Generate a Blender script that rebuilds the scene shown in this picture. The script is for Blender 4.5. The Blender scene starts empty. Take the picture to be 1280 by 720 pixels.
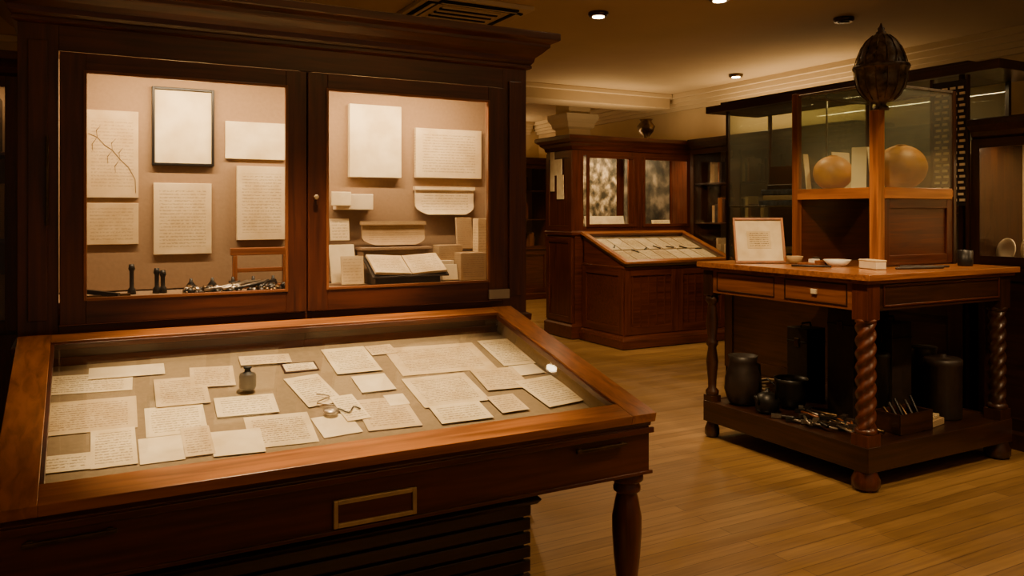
import bpy, bmesh, math, random
from mathutils import Matrix, Vector, Euler
random.seed(4)
D=bpy.data; SC=bpy.context.scene
# ------------------------------------------------------------------ materials
def newmat(name):
    m=D.materials.new(name); m.use_nodes=True
    nt=m.node_tree; b=nt.nodes["Principled BSDF"]; return m,nt,b
def N(nt,t,**k):
    n=nt.nodes.new(t)
    for a,v in k.items(): setattr(n,a,v)
    return n
def ramp(nt,stops):
    r=N(nt,"ShaderNodeValToRGB"); e=r.color_ramp.elements
    while len(e)<len(stops): e.new(0.5)
    for i,(p,c) in enumerate(stops): e[i].position=p; e[i].color=(*c,1)
    return r
def wood(name,c1,c2,axis,rough=.35,coat=.25,sc=1.0):
    m,nt,b=newmat(name)
    tc=N(nt,"ShaderNodeTexCoord"); mp=N(nt,"ShaderNodeMapping")
    s=[38*sc]*3; s[axis]=2.2*sc; mp.inputs["Scale"].default_value=s
    n=N(nt,"ShaderNodeTexNoise"); n.inputs["Scale"].default_value=1; n.inputs["Detail"].default_value=5; n.inputs["Distortion"].default_value=.6
    n2=N(nt,"ShaderNodeTexNoise"); n2.inputs["Scale"].default_value=1.6; n2.inputs["Detail"].default_value=3
    add=N(nt,"ShaderNodeMath",operation="MULTIPLY_ADD"); add.inputs[1].default_value=.4
    r=ramp(nt,[(.45,c1),(.85,c2)])
    nt.links.new(tc.outputs["Object"],mp.inputs[0]); nt.links.new(mp.outputs[0],n.inputs["Vector"]); nt.links.new(tc.outputs["Object"],n2.inputs["Vector"])
    nt.links.new(n2.outputs["Fac"],add.inputs[0]); nt.links.new(n.outputs["Fac"],add.inputs[2]); nt.links.new(add.outputs[0],r.inputs[0])
    nt.links.new(r.outputs[0],b.inputs["Base Color"])
    bp=N(nt,"ShaderNodeBump"); bp.inputs["Strength"].default_value=.12; bp.inputs["Distance"].default_value=.004
    nt.links.new(n.outputs["Fac"],bp.inputs["Height"]); nt.links.new(bp.outputs[0],b.inputs["Normal"])
    b.inputs["Roughness"].default_value=rough; b.inputs["Coat Weight"].default_value=coat; b.inputs["Coat Roughness"].default_value=.2
    return m
def W3(name,c1,c2,**k): return [wood(name+"_"+"xyz"[i],c1,c2,i,**k) for i in range(3)]
MAH=W3("mahogany",(.034,.0065,.003),(.100,.023,.007))
WAL=W3("dark_walnut",(.014,.005,.0025),(.045,.015,.006))
OAK=W3("honey_oak",(.15,.047,.009),(.41,.145,.031),rough=.28,coat=.5)
CHR=W3("cherry_wood",(.12,.033,.009),(.27,.090,.024),rough=.35)
def flat(name,c,rough=.6,metal=0,noise=0.0,nscale=12,emit=None,es=0):
    m,nt,b=newmat(name)
    b.inputs["Roughness"].default_value=rough; b.inputs["Metallic"].default_value=metal
    if noise>0:
        tc=N(nt,"ShaderNodeTexCoord"); n=N(nt,"ShaderNodeTexNoise"); n.inputs["Scale"].default_value=nscale; n.inputs["Detail"].default_value=6
        r=ramp(nt,[(.3,tuple(x*(1-noise) for x in c)),(.7,tuple(min(1,x*(1+noise)) for x in c))])
        nt.links.new(tc.outputs["Object"],n.inputs["Vector"]); nt.links.new(n.outputs["Fac"],r.inputs[0]); nt.links.new(r.outputs[0],b.inputs["Base Color"])
        bp=N(nt,"ShaderNodeBump"); bp.inputs["Strength"].default_value=.15; bp.inputs["Distance"].default_value=.005
        nt.links.new(n.outputs["Fac"],bp.inputs["Height"]); nt.links.new(bp.outputs[0],b.inputs["Normal"])
    else: b.inputs["Base Color"].default_value=(*c,1)
    if emit: b.inputs["Emission Color"].default_value=(*emit,1); b.inputs["Emission Strength"].default_value=es
    return m
def glassm(name,tint=(1,1,1),k=.55,base=.022,haze=0):
    # thin pane: transparent + mirror, angle dependent and symmetric for both sides of the sheet
    m=D.materials.new(name); m.use_nodes=True; nt=m.node_tree; nt.nodes.clear()
    o=N(nt,"ShaderNodeOutputMaterial"); mx=N(nt,"ShaderNodeMixShader"); t=N(nt,"ShaderNodeBsdfTransparent"); g=N(nt,"ShaderNodeBsdfGlossy")
    t.inputs[0].default_value=(*tint,1); g.inputs["Roughness"].default_value=.02
    f=N(nt,"ShaderNodeLayerWeight"); f.inputs[0].default_value=.5
    pw=N(nt,"ShaderNodeMath",operation="POWER"); pw.inputs[1].default_value=4.5
    mu=N(nt,"ShaderNodeMath",operation="MULTIPLY_ADD"); mu.inputs[1].default_value=k; mu.inputs[2].default_value=base
    nt.links.new(f.outputs["Facing"],pw.inputs[0]); nt.links.new(pw.outputs[0],mu.inputs[0]); nt.links.new(mu.outputs[0],mx.inputs[0])
    src=t.outputs[0]
    if haze>0:   # pale haze painted into the pane so the glass shows
        d=N(nt,"ShaderNodeBsdfDiffuse"); d.inputs[0].default_value=(.62,.60,.50,1); mh=N(nt,"ShaderNodeMixShader"); mh.inputs[0].default_value=haze
        nt.links.new(src,mh.inputs[1]); nt.links.new(d.outputs[0],mh.inputs[2]); src=mh.outputs[0]
    nt.links.new(src,mx.inputs[1]); nt.links.new(g.outputs[0],mx.inputs[2]); nt.links.new(mx.outputs[0],o.inputs[0]); return m
def paper(name,c,ink=.0,spacing=.011,stroke=220):
    m,nt,b=newmat(name); L=nt.links.new
    b.inputs["Roughness"].default_value=.85
    tc=N(nt,"ShaderNodeTexCoord"); n=N(nt,"ShaderNodeTexNoise"); n.inputs["Scale"].default_value=9; n.inputs["Detail"].default_value=7
    L(tc.outputs["Object"],n.inputs["Vector"])
    r=ramp(nt,[(.3,tuple(x*y for x,y in zip(c,(.78,.72,.62)))),(.65,c)]); L(n.outputs["Fac"],r.inputs[0])
    bp=N(nt,"ShaderNodeBump"); bp.inputs["Strength"].default_value=.22; bp.inputs["Distance"].default_value=.005; L(n.outputs["Fac"],bp.inputs["Height"]); L(bp.outputs[0],b.inputs["Normal"])
    if ink<=0: L(r.outputs[0],b.inputs["Base Color"]); return m
    uv=N(nt,"ShaderNodeUVMap"); uv.uv_map="m"; un=N(nt,"ShaderNodeUVMap"); un.uv_map="n"
    s=N(nt,"ShaderNodeSeparateXYZ"); L(uv.outputs[0],s.inputs[0]); sn=N(nt,"ShaderNodeSeparateXYZ"); L(un.outputs[0],sn.inputs[0])
    def M(op,a,bv=None,cv=None):
        x=N(nt,"ShaderNodeMath",operation=op)
        for i,v in enumerate((a,bv,cv)):
            if v is None: continue
            if isinstance(v,(int,float)): x.inputs[i].default_value=v
            else: L(v,x.inputs[i])
        return x.outputs[0]
    row=M("DIVIDE",s.outputs[1],spacing); fr=M("FRACT",row); fl=M("FLOOR",row)
    wig=N(nt,"ShaderNodeCombineXYZ"); L(M("MULTIPLY",s.outputs[0],stroke),wig.inputs[0]); L(M("MULTIPLY",fl,7.3),wig.inputs[1]); L(M("MULTIPLY",fr,3.0),wig.inputs[2])
    ns=N(nt,"ShaderNodeTexNoise"); ns.inputs["Scale"].default_value=1; ns.inputs["Detail"].default_value=2; L(wig.outputs[0],ns.inputs["Vector"])
    a=M("GREATER_THAN",ns.outputs["Fac"],.47); band=M("LESS_THAN",M("ABSOLUTE",M("SUBTRACT",fr,.5)),.22)
    mg=M("MULTIPLY",M("LESS_THAN",M("ABSOLUTE",M("SUBTRACT",sn.outputs[0],.5)),.40),M("LESS_THAN",M("ABSOLUTE",M("SUBTRACT",sn.outputs[1],.5)),.40))
    fac=M("MULTIPLY",M("MULTIPLY",M("MULTIPLY",a,band),mg),ink)
    mx=N(nt,"ShaderNodeMix",data_type="RGBA"); L(fac,mx.inputs[0]); L(r.outputs[0],mx.inputs[6]); mx.inputs[7].default_value=(.10,.06,.03,1)
    L(mx.outputs[2],b.inputs["Base Color"]); return m
P1=paper("laid_paper",(.82,.69,.42),.62,.017,150); P2=paper("aged_paper",(.66,.51,.28),.62,.016,160); P3=paper("blank_card",(.84,.72,.47)); P4=paper("dense_letter",(.74,.60,.35),.75,.014,190)
P5=paper("faded_letter",(.74,.60,.37),.42,.015,170); P6=paper("aged_sheet",(.62,.47,.26),.30,.015,170)
PD=paper("brown_paper",(.42,.29,.15),.3)
GL=glassm("case_glass"); GLT=glassm("vitrine_glass",(.92,.95,.90),.6,.05,.045)
BLK=flat("black_metal",(.012,.010,.009),.4,.3); BRZ=flat("aged_bronze",(.10,.062,.028),.33,.9,.4,20); STL=flat("tarnished_steel",(.35,.30,.24),.35,.9,.3,30)
BRS=flat("brass",(.55,.42,.24),.4,.7,.2,20); TAUPE=flat("taupe_fabric",(.28,.180,.100),.95,0,.06,60); LINEN=flat("linen_lining",(.23,.165,.085),.95,0,.10,50)
CREAM=flat("cream_card",(.72,.60,.40),.8,0,.05,15); WHT=flat("white_ceramic",(.75,.70,.60),.35); GOURD=flat("gourd_skin",(.50,.215,.04),.5,0,.4,6)
LEATH=flat("black_leather",(.024,.015,.011),.45,0,.3,20); SLOT=flat("slot_shade",(.004,.003,.002),.9)  # SLOT: near-black paint stands for the shade inside the vent slots
# ------------------------------------------------------------------ builder
class B:
    def __init__(s,name,bevel=.004):
        s.name=name; s.bm=bmesh.new(); s.mats=[]; s.M=Matrix.Identity(4); s.bev=bevel
        s.m=s.bm.loops.layers.uv.new("m"); s.n=s.bm.loops.layers.uv.new("n")
    def mi(s,mat):
        if mat not in s.mats: s.mats.append(mat)
        return s.mats.index(mat)
    def add(s,vs,fs,mat,M=None,smooth=False):
        T=s.M@M if M else s.M
        k=s.mi(mat); vv=[Vector(v) for v in vs]; nv=[s.bm.verts.new(T@v) for v in vv]
        lo=Vector([min(v[i] for v in vv) for i in range(3)]); hi=Vector([max(v[i] for v in vv) for i in range(3)])
        for f in fs:
            try: F=s.bm.faces.new([nv[i] for i in f])
            except ValueError: continue
            F.material_index=k; F.smooth=smooth
            p=[vv[i] for i in f]; nn=(p[1]-p[0]).cross(p[2]-p[1]); ax=max(range(3),key=lambda i:abs(nn[i]))
            a,b=((1,2),(0,2),(0,1))[ax]
            for l,q in zip(F.loops,p):
                l[s.m].uv=(q[a],q[b]); l[s.n].uv=((q[a]-lo[a])/max(1e-6,hi[a]-lo[a]),(q[b]-lo[b])/max(1e-6,hi[b]-lo[b]))
    def box(s,x0,x1,y0,y1,z0,z1,mat,M=None):
        if isinstance(mat,list):
            d=[abs(x1-x0),abs(y1-y0),abs(z1-z0)]; mat=mat[d.index(max(d))]
        s.add([(x,y,z) for z in (z0,z1) for y in (y0,y1) for x in (x0,x1)],
              [(0,2,3,1),(4,5,7,6),(0,1,5,4),(2,6,7,3),(0,4,6,2),(1,3,7,5)],mat,M)
    def ob(s,c,size,mat,rot=(0,0,0)):
        M=Matrix.Translation(c)@Euler([math.radians(a) for a in rot]).to_matrix().to_4x4(); h=[q/2 for q in size]
        s.box(-h[0],h[0],-h[1],h[1],-h[2],h[2],mat,M)
    def lathe(s,c,prof,mat,seg=28,M=None,fn=None):
        vs=[];fs=[]
        T=Matrix.Translation(c)@(M or Matrix.Identity(4))
        for r,z in prof:
            for i in range(seg):
                a=2*math.pi*i/seg; rr=fn(r,z,a) if fn else r
                vs.append((rr*math.cos(a),rr*math.sin(a),z))
        for j in range(len(prof)-1):
            for i in range(seg):
                k=(i+1)%seg; fs.append((j*seg+i,j*seg+k,(j+1)*seg+k,(j+1)*seg+i))
        fs.append(tuple(reversed(range(seg)))); fs.append(tuple((len(prof)-1)*seg+i for i in range(seg)))
        s.add(vs,fs,mat,T,True)
    def tube(s,pts,r,mat,seg=8):
        pts=[Vector(p) for p in pts]; vs=[];fs=[]
        for i,p in enumerate(pts):
            d=(pts[min(i+1,len(pts)-1)]-pts[max(i-1,0)]).normalized()
            u=d.cross(Vector((0,0,1)) if abs(d.z)<.9 else Vector((1,0,0))).normalized(); w=d.cross(u)
            for k in range(seg):
                a=2*math.pi*k/seg; vs.append(p+(u*math.cos(a)+w*math.sin(a))*r)
        for j in range(len(pts)-1):
            for i in range(seg):
                k=(i+1)%seg; fs.append((j*seg+i,j*seg+k,(j+1)*seg+k,(j+1)*seg+i))
        fs.append(tuple(range(seg))); fs.append(tuple((len(pts)-1)*seg+i for i in range(seg)))
        s.add(vs,fs,mat,None,True)
    def mould(s,x0,x1,y0,y1,prof,mat,back=0):
        vs=[];fs=[]
        for o,z in prof: vs+= [(x0-o,y0-o,z),(x1+o,y0-o,z),(x1+o,y1+o*back,z),(x0-o,y1+o*back,z)]
        for j in range(len(prof)-1):
            for i in range(4):
                k=(i+1)%4; fs.append((j*4+i,j*4+k,(j+1)*4+k,(j+1)*4+i))
        fs.append((3,2,1,0)); n=(len(prof)-1)*4; fs.append((n,n+1,n+2,n+3))
        s.add(vs,fs,mat)
    def frameF(s,x0,x1,z0,z1,w,y0,y1,mat,wt=None,wb=None):
        wt=wt or w; wb=wb or w
        s.box(x0,x0+w,y0,y1,z0,z1,mat); s.box(x1-w,x1,y0,y1,z0,z1,mat)
        s.box(x0+w,x1-w,y0,y1,z1-wt,z1,mat); s.box(x0+w,x1-w,y0,y1,z0,z0+wb,mat)
    def frameS(s,y0,y1,z0,z1,w,x0,x1,mat,wt=None,wb=None):
        wt=wt or w; wb=wb or w
        s.box(x0,x1,y0,y0+w,z0,z1,mat); s.box(x0,x1,y1-w,y1,z0,z1,mat)
        s.box(x0,x1,y0+w,y1-w,z1-wt,z1,mat); s.box(x0,x1,y0+w,y1-w,z0,z0+wb,mat)
    def done(s):
        bmesh.ops.recalc_face_normals(s.bm,faces=s.bm.faces[:])
        me=D.meshes.new(s.name); s.bm.to_mesh(me); s.bm.free()
        for m in s.mats: me.materials.append(m)
        o=D.objects.new(s.name,me); SC.collection.objects.link(o)
        if s.bev>0:
            b=o.modifiers.new("bevel","BEVEL"); b.width=s.bev; b.segments=2; b.limit_method='ANGLE'; b.angle_limit=math.radians(50)
        return o
# ------------------------------------------------------------------ room (axes follow the furniture)
H=3.23
WALLM=flat("cream_plaster",(.56,.42,.23),.9,0,.06,3); CEILM=flat("ceiling_plaster",(.52,.39,.22),.95,0,.04,2)
TRIM=flat("cream_trim",(.60,.47,.28),.7)
def floor_mat():
    m,nt,b=newmat("oak_floorboards"); L=nt.links.new
    tc=N(nt,"ShaderNodeTexCoord"); br=N(nt,"ShaderNodeTexBrick"); br.offset=.37; br.inputs["Scale"].default_value=1
    br.inputs["Brick Width"].default_value=1.7; br.inputs["Row Height"].default_value=.085; br.inputs["Mortar Size"].default_value=.0016
    br.inputs["Color1"].default_value=(.34,.195,.072,1); br.inputs["Color2"].default_value=(.245,.135,.048,1); br.inputs["Mortar"].default_value=(.07,.035,.013,1)
    L(tc.outputs["Object"],br.inputs["Vector"])
    mp=N(nt,"ShaderNodeMapping"); mp.inputs["Scale"].default_value=(2,45,1); n=N(nt,"ShaderNodeTexNoise"); n.inputs["Detail"].default_value=5; n.inputs["Scale"].default_value=1
    L(tc.outputs["Object"],mp.inputs[0]); L(mp.outputs[0],n.inputs["Vector"])
    r=ramp(nt,[(.3,(.72,.70,.68)),(.7,(1.1,1.1,1.1))]); L(n.outputs["Fac"],r.inputs[0])
    mx=N(nt,"ShaderNodeMix",data_type="RGBA",blend_type="MULTIPLY"); mx.inputs[0].default_value=1; L(br.outputs["Color"],mx.inputs[6]); L(r.outputs[0],mx.inputs[7])
    L(mx.outputs[2],b.inputs["Base Color"])
    n2=N(nt,"ShaderNodeTexNoise"); n2.inputs["Scale"].default_value=3; L(tc.outputs["Object"],n2.inputs["Vector"])
    r2=ramp(nt,[(.3,(.28,.28,.28)),(.7,(.44,.44,.44))]); L(n2.outputs["Fac"],r2.inputs[0]); L(r2.outputs[0],b.inputs["Roughness"])
    bp=N(nt,"ShaderNodeBump"); bp.inputs["Strength"].default_value=.25; bp.inputs["Distance"].default_value=.002; L(br.outputs["Fac"],bp.inputs["Height"]); bp.invert=True; L(bp.outputs[0],b.inputs["Normal"])
    return m
XL,XR,YF,YB=-3.0,7.6,-2.5,13.0
b=B("floor",0); b.box(XL-.1,XR+.1,YF,YB+.1,-.1,0,floor_mat()); b.done()
b=B("ceiling",0); b.box(XL-.1,XR+.1,YF,YB+.1,H,H+.1,CEILM); b.done()
b=B("wall_right",0); b.box(XR,XR+.1,YF,YB,0,H,WALLM); b.done()
b=B("wall_left",0); b.box(XL-.1,XL,YF,YB,0,H,WALLM); b.done()
b=B("wall_back",0); b.box(XL,XR,YB,YB+.1,0,H,WALLM); b.done()
b=B("trim_1",.004)
for o,z0 in ((.05,H-.22),(.09,H-.17),(.13,H-.12),(.19,H-.06)): b.box(XR-o,XR,YF,YB,z0,z0+.06,TRIM)
b.done()
b=B("trim_2",.004)
for o,z0 in ((.05,H-.22),(.09,H-.17),(.13,H-.12),(.19,H-.06)): b.box(XL,XR-.2,YB-o,YB,z0,z0+.06,TRIM)
b.done()
b=B("baseboard_right",.004); b.box(XR-.025,XR,YF,YB,0,.16,MAH); b.done()
b=B("baseboard_back",.004); b.box(XL,XR-.03,YB-.025,YB,0,.16,MAH); b.done()
b=B("trim_3",.01)
b.box(XL,XR-.2,8.95,9.4,H-.20,H,CEILM); b.box(XL,XR-.2,8.90,9.45,H-.06,H,TRIM); b.done()
b=B("pillar",.01); b.box(6.3,6.68,9.9,10.28,0,H,WALLM); b.mould(6.3,6.68,9.9,10.28,[(.0,H-.45),(.04,H-.42),(.05,H-.36),(.09,H-.3),(.09,H-.22)],TRIM,1); b.mould(6.3,6.68,9.9,10.28,[(.03,0),(.03,.18),(.0,.2)],TRIM,1); b.done()

# ------------------------------------------------------------------ slanted lid
def tilt(y,z,ang): return Matrix.Translation((0,y,z))@Matrix.Rotation(ang,4,'X')
def slant_lid(b,x0,x1,L,fw,ff,fb,th,depth,woodm,lining):
    b.box(x0,x0+fw,0,L,-th,0,woodm); b.box(x1-fw,x1,0,L,-th,0,woodm)
    b.box(x0+fw,x1-fw,0,ff,-th,-.001,woodm); b.box(x0+fw,x1-fw,L-fb,L,-th,-.001,woodm)
    for q in ((x0+fw,x0+fw+.012,ff,L-fb),(x1-fw-.012,x1-fw,ff,L-fb)): b.box(*q,-.03,-.008,MAH)
    b.box(x0+fw,x1-fw,ff,ff+.012,-.03,-.008,MAH); b.box(x0+fw,x1-fw,L-fb-.012,L-fb,-.03,-.008,MAH)
    b.box(x0+fw,x1-fw,ff,L-fb,-.022,-.018,GL)
    b.box(x0+fw-.03,x1-fw+.03,ff-.03,L-fb+.03,-depth-.015,-depth,lining)
    b.box(x0+fw-.03,x0+fw-.005,ff,L-fb,-depth,-th,lining); b.box(x1-fw+.005,x1-fw+.03,ff,L-fb,-depth,-th,lining)
    b.box(x0+fw,x1-fw,ff-.03,ff-.005,-depth,-th,lining); b.box(x0+fw,x1-fw,L-fb+.005,L-fb+.03,-depth,-th,WAL[0])
TA=math.atan(.246); DX0,DX1,DY,DZ=-.205,1.905,2.382,.80; DL=1.188
b=B("slanted_display_desk",.005)
b.M=tilt(DY,DZ,TA); slant_lid(b,DX0,DX1,DL,.11,.105,.075,.035,.10,OAK,LINEN)
for q in ((DX0+.01,DX1-.01,.01,.04),(DX0+.01,DX1-.01,DL-.04,DL-.01)): b.box(*q,-.055,-.035,MAH)
for q in ((DX0+.01,DX0+.04,.04,DL-.04),(DX1-.04,DX1-.01,.04,DL-.04)): b.box(*q,-.055,-.035,MAH)
b.M=Matrix.Identity(4)
for x in (DX0+.02,DX1-.045):
    xs=(x,x+.025); y0,y1=DY+.035,DY+1.13
    zt=lambda y:DZ+.246*(y-DY)-.055
    vs=[(xx,yy,zz) for xx in xs for yy,zz in ((y0,.575),(y1,.575),(y1,zt(y1)),(y0,zt(y0)))]
    b.add(vs,[(0,1,2,3),(7,6,5,4),(0,4,5,1),(1,5,6,2),(2,6,7,3),(3,7,4,0)],MAH[1])
b.box(DX0+.02,DX1-.02,DY+.02,DY+.045,.575,.75,MAH[0]); b.box(DX0+.02,DX1-.02,DY+1.10,DY+1.13,.575,1.0,MAH[0])
b.box(DX0+.045,DX1-.045,DY+.045,DY+1.10,.575,.59,WAL[0])
b.box(DX0+.005,DX1-.005,DY+.008,DY+.02,.725,.745,MAH[0])
b.box(DX0+.01,DX1-.01,DY+.010,DY+.022,.572,.584,MAH[0])
lp=[(.055,.575),(.062,.56),(.062,.54),(.045,.53),(.052,.515),(.052,.50),(.038,.49),(.045,.46),(.056,.40),(.056,.34),(.050,.25),(.040,.16),(.036,.12),(.048,.10),(.050,.08),(.036,.065),(.046,.04),(.048,.015),(.04,0)]
for x in (DX0+.08,DX1-.075):
    for y in (DY+.085,DY+1.06):
        b.lathe((x,y,0),lp,MAH[2]); b.box(x-.05,x+.05,y-.05,y+.05,.565,.60,MAH[2])
b.done()
b=B("brass_label_holder",.002)
x0,x1,z0,z1,y=.678,.947,.590,.675,DY+.018
b.frameF(x0,x1,z0,z1,.014,y-.012,y,BRS); b.box(x0+.01,x1-.01,y-.005,y-.001,z0+.01,z1-.01,MAH[0]); b.done()
for x in (-.02,1.66):
    b=B("drawer_pull_strip",.002); b.box(x-.11,x+.11,DY-.004,DY+.010,.695,.706,BRZ); b.box(x-.10,x-.085,DY+.004,DY+.018,.693,.708,BRZ); b.box(x+.085,x+.10,DY+.004,DY+.018,.693,.708,BRZ); b.done()
docs=[(3,93,29,16,-4,0),(3,67,29,24,-2,1),(-4,37,14,10,-3,0),(16,100,26,10,-2,2),(33,78,18,23,-2,1),(29,57,19,21,-2,0),(23,38,13,16,-1,2),(9.5,43,13,24,-1,0),(34,40,9,19,-1,1),
(53,61,21,15,-3,0),(61,41,22,22,-3,3),(79,90,14,9,0,4),(79,68,14,26,8,0),(101,92,19,26,0,0),(103,68,14,15,0,2),(139,86,43,29,-2,1),(172,86,16,29,-1,0),(129,56,28,26,0,3),(156,60,20,20,-3,1),(171,44,19,25,6,0),(80,39,14,15,4,2),(100,43,20,24,-3,1),(107,52,8,9,-1,2),(127,36,21,14,-1,0),(148,38,12,14,1,1),(172,66,13,10,2,2),(117,100,12,10,3,1),(45,88,16,18,-5,1),(88,50,9,20,4,0),(67,99,20,9,-3,1),(46,36,16,16,-4,2)]
T=tilt(DY,DZ,TA)
b=B("manuscript_papers",0)
b.M=T
for i,(cx,cy,w,h,a,k) in enumerate(docs):
    z=-.0985+.0014*(i%5)+.0006*(i//5)
    b.ob((cx/100,cy/100,z),(w/100,h/100,.0012),(P1,P2,P3,P4,WAL[0])[k],(random.uniform(-.15,.15),0,a))
    if k==4: b.ob((cx/100,cy/100,z+.001),(w/100-.015,h/100-.02,.0012),P1,(0,0,a))
b.done()
b=B("glass_inkwell",0); p=T@Vector((.555,.73,-.088))
b.lathe(p,[(.026,0),(.031,.01),(.031,.05),(.027,.060),(.012,.066),(.011,.076),(.015,.078),(.015,.084),(.004,.086)],flat("black_inkwell_stone",(.010,.009,.009),.55,0,.4,30),16); b.done()
b=B("pocket_watch_and_chain",0)
p=T@Vector((.80,.47,-.086)); R=T.to_3x3().to_4x4()
b.lathe(p,[(.024,0),(.028,.004),(.026,.010),(.006,.012)],STL,20,R)
b.tube([T@Vector((.80+.05*math.sin(i*.9)*.6,.47+.02+i*.012,-.085)) for i in range(12)],.0025,STL,6)
b.tube([T@Vector((.83+i*.01,.47+.02*math.cos(i),-.085)) for i in range(9)],.003,BLK,6); b.done()
b=B("slatted_storage_chest",.004)
b.box(.1,1.58,2.82,3.42,.04,.39,WAL[0]); b.mould(.1,1.6,2.80,3.42,[(.02,.38),(.035,.40),(.02,.415)],WAL[0])
for i in range(6): b.box(.1,1.6,2.80,2.82,.05+i*.056,.096+i*.056,WAL[0])
b.box(.08,1.62,2.785,3.44,0,.05,WAL[0]); b.done()

# ------------------------------------------------------------------ main wall cabinet
CX0,CX1,CY0,CY1=-.21,2.03,3.60,4.06
b=B("glazed_display_cabinet",.005)
W=MAH
b.box(CX0,CX0+.03,CY0+.03,CY1,.0,2.30,W); b.box(CX1-.03,CX1,CY0+.03,CY1,0,2.30,W)
b.box(CX0+.03,CX1-.03,CY1-.03,CY1-.005,0,1.15,W); b.box(CX0+.03,CX1-.03,CY1-.02,CY1-.005,1.15,2.3,W)
b.box(CX0+.03,CX1-.03,4.0,4.02,1.2,2.22,TAUPE)
b.box(CX0+.03,CX0+.04,CY0+.03,4.0,1.2,2.22,TAUPE); b.box(CX1-.04,CX1-.03,CY0+.03,4.0,1.2,2.22,TAUPE)
b.box(CX0+.03,CX1-.03,CY0+.03,4.0,1.17,1.195,TAUPE); b.box(CX0+.03,CX1-.03,CY0+.03,4.03,2.22,2.25,TAUPE)
b.box(CX0+.03,CX1-.03,CY0+.03,CY1-.03,2.26,2.30,W)
b.box(CX0,-.072,CY0,CY0+.03,0,2.30,W); b.box(1.894,CX1,CY0,CY0+.03,0,2.30,W)
b.box(-.072,1.894,CY0,CY0+.03,2.185,2.30,W); b.box(-.072,1.894,CY0,CY0+.03,1.03,1.105,W)
b.box(.87,.92,CY0+.005,CY0+.03,1.10,2.19,W)
for x0,x1 in ((CX0+.035,CX0+.10),(1.925,CX1-.035)): b.box(x0,x1,CY0-.012,CY0,1.13,2.22,W)
for x0,x1 in ((-.068,.892),(.898,1.89)):
    b.frameF(x0,x1,1.11,2.18,.09,CY0-.022,CY0+.004,W,.075,.10)
    b.frameF(x0+.082,x1-.082,1.202,2.113,.012,CY0-.028,CY0-.01,CHR)
    b.box(x0+.09,x1-.09,CY0-.008,CY0-.004,1.21,2.105,GL)
b.lathe((.93,CY0-.022,1.62),[(.006,0),(.006,.015),(.012,.02),(.010,.03)],BRS,12,Matrix.Rotation(math.pi/2,4,'X'))
b.box(-.03-.085,-.03-.075,CY0-.03,CY0-.012,1.5,1.85,BRZ)
b.mould(CX0,CX1,CY0,CY1,[(.0,.985),(.02,1.0),(.022,1.03),(.0,1.04)],W[0])
for x0,x1 in ((CX0+.08,.5),(.54,1.28),(1.32,CX1-.08)): b.frameF(x0,x1,.16,.97,.08,CY0-.012,CY0+.02,W); b.box(x0+.08,x1-.08,CY0+.005,CY0+.02,.24,.89,W)
b.box(CX0+.03,CX1-.03,CY0+.02,CY0+.03,0,1.05,W)
b.mould(CX0,CX1,CY0,CY1,[(.018,0),(.018,.13),(.0,.15)],W[0])
b.mould(CX0,CX1,CY0,CY1,[(.0,2.285),(.018,2.29),(.018,2.31),(.03,2.325),(.035,2.345),(.06,2.365),(.085,2.39),(.092,2.395),(.092,2.41),(.125,2.425),(.13,2.43),(.13,2.46),(.12,2.465)],W[0])
b.box(CX0-.02,CX1+.02,CY0-.025,CY0-.015,2.292,2.306,W[0])
b.done()
b=B("cabinet_caption_tag",.001); b.box(1.80,1.915,CY0-.034,CY0-.023,1.118,1.165,flat("grey_tag",(.36,.31,.25),.6)); b.done()
b=B("cabinet_light_bar",.001)
LBM=flat("warm_tube",(1,.8,.5),.5,emit=(1,.72,.42),es=3)
for x0,x1 in ((.0,.82),(1.0,1.82)): b.box(x0,x1,CY0+.045,CY0+.085,2.195,2.215,WHT); b.box(x0+.01,x1-.01,CY0+.05,CY0+.08,2.190,2.196,LBM)
b.done()
YW=3.999
def mounted(name,x0,x1,z0,z1,m,t=.02,frame=None,rot=0):
    b=B(name,.002); cx,cz=(x0+x1)/2,(z0+z1)/2
    b.M=Matrix.Translation((cx,YW,cz))@Matrix.Rotation(math.radians(rot),4,'Y'); w,h=(x1-x0)/2,(z1-z0)/2
    if frame:
        b.frameF(-w,w,-h,h,.012,-t-.006,0,frame); b.box(-w+.01,w-.01,-t+.006,-.001,-h+.01,h-.01,m)
    else:
        b.box(-w,w,-t,0,-h,h,m)
    return b
b=mounted("botanical_drawing",.024,.235,1.618,2.006,P6,.012)
b.M=Matrix.Identity(4); STM=flat("dried_stem",(.20,.13,.06),.8)
b.tube([(.035,YW-.013,1.90),(.07,YW-.013,1.885),(.10,YW-.013,1.85),(.13,YW-.013,1.83),(.16,YW-.013,1.79),(.195,YW-.013,1.755),(.222,YW-.013,1.70),(.224,YW-.013,1.64)],.0016,STM,6)
for x,z in ((.07,1.885),(.13,1.83),(.16,1.79)):
    b.tube([(x,YW-.013,z),(x-.004,YW-.014,z+.03),(x+.012,YW-.013,z+.05)],.0012,STM,5); b.tube([(x,YW-.013,z),(x-.02,YW-.014,z-.03),(x-.018,YW-.013,z-.06)],.0010,STM,5)
b.done()
mounted("framed_document",.290,.558,1.768,2.127,P3,.02,BLK).done()
mounted("mounted_document",.609,.89,1.808,1.986,P3,.015).done()
mounted("mounted_document",.018,.235,1.408,1.593,P6,.015).done()
mounted("mounted_document",.297,.547,1.358,1.687,P5,.015).done()
mounted("mounted_document",.660,.89,1.419,1.774,P5,.025).done()
mounted("mounted_document",1.207,1.485,1.732,2.105,P3,.035).done()
mounted("mounted_document",1.568,1.955,1.737,2.001,P5,.03).done()
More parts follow.
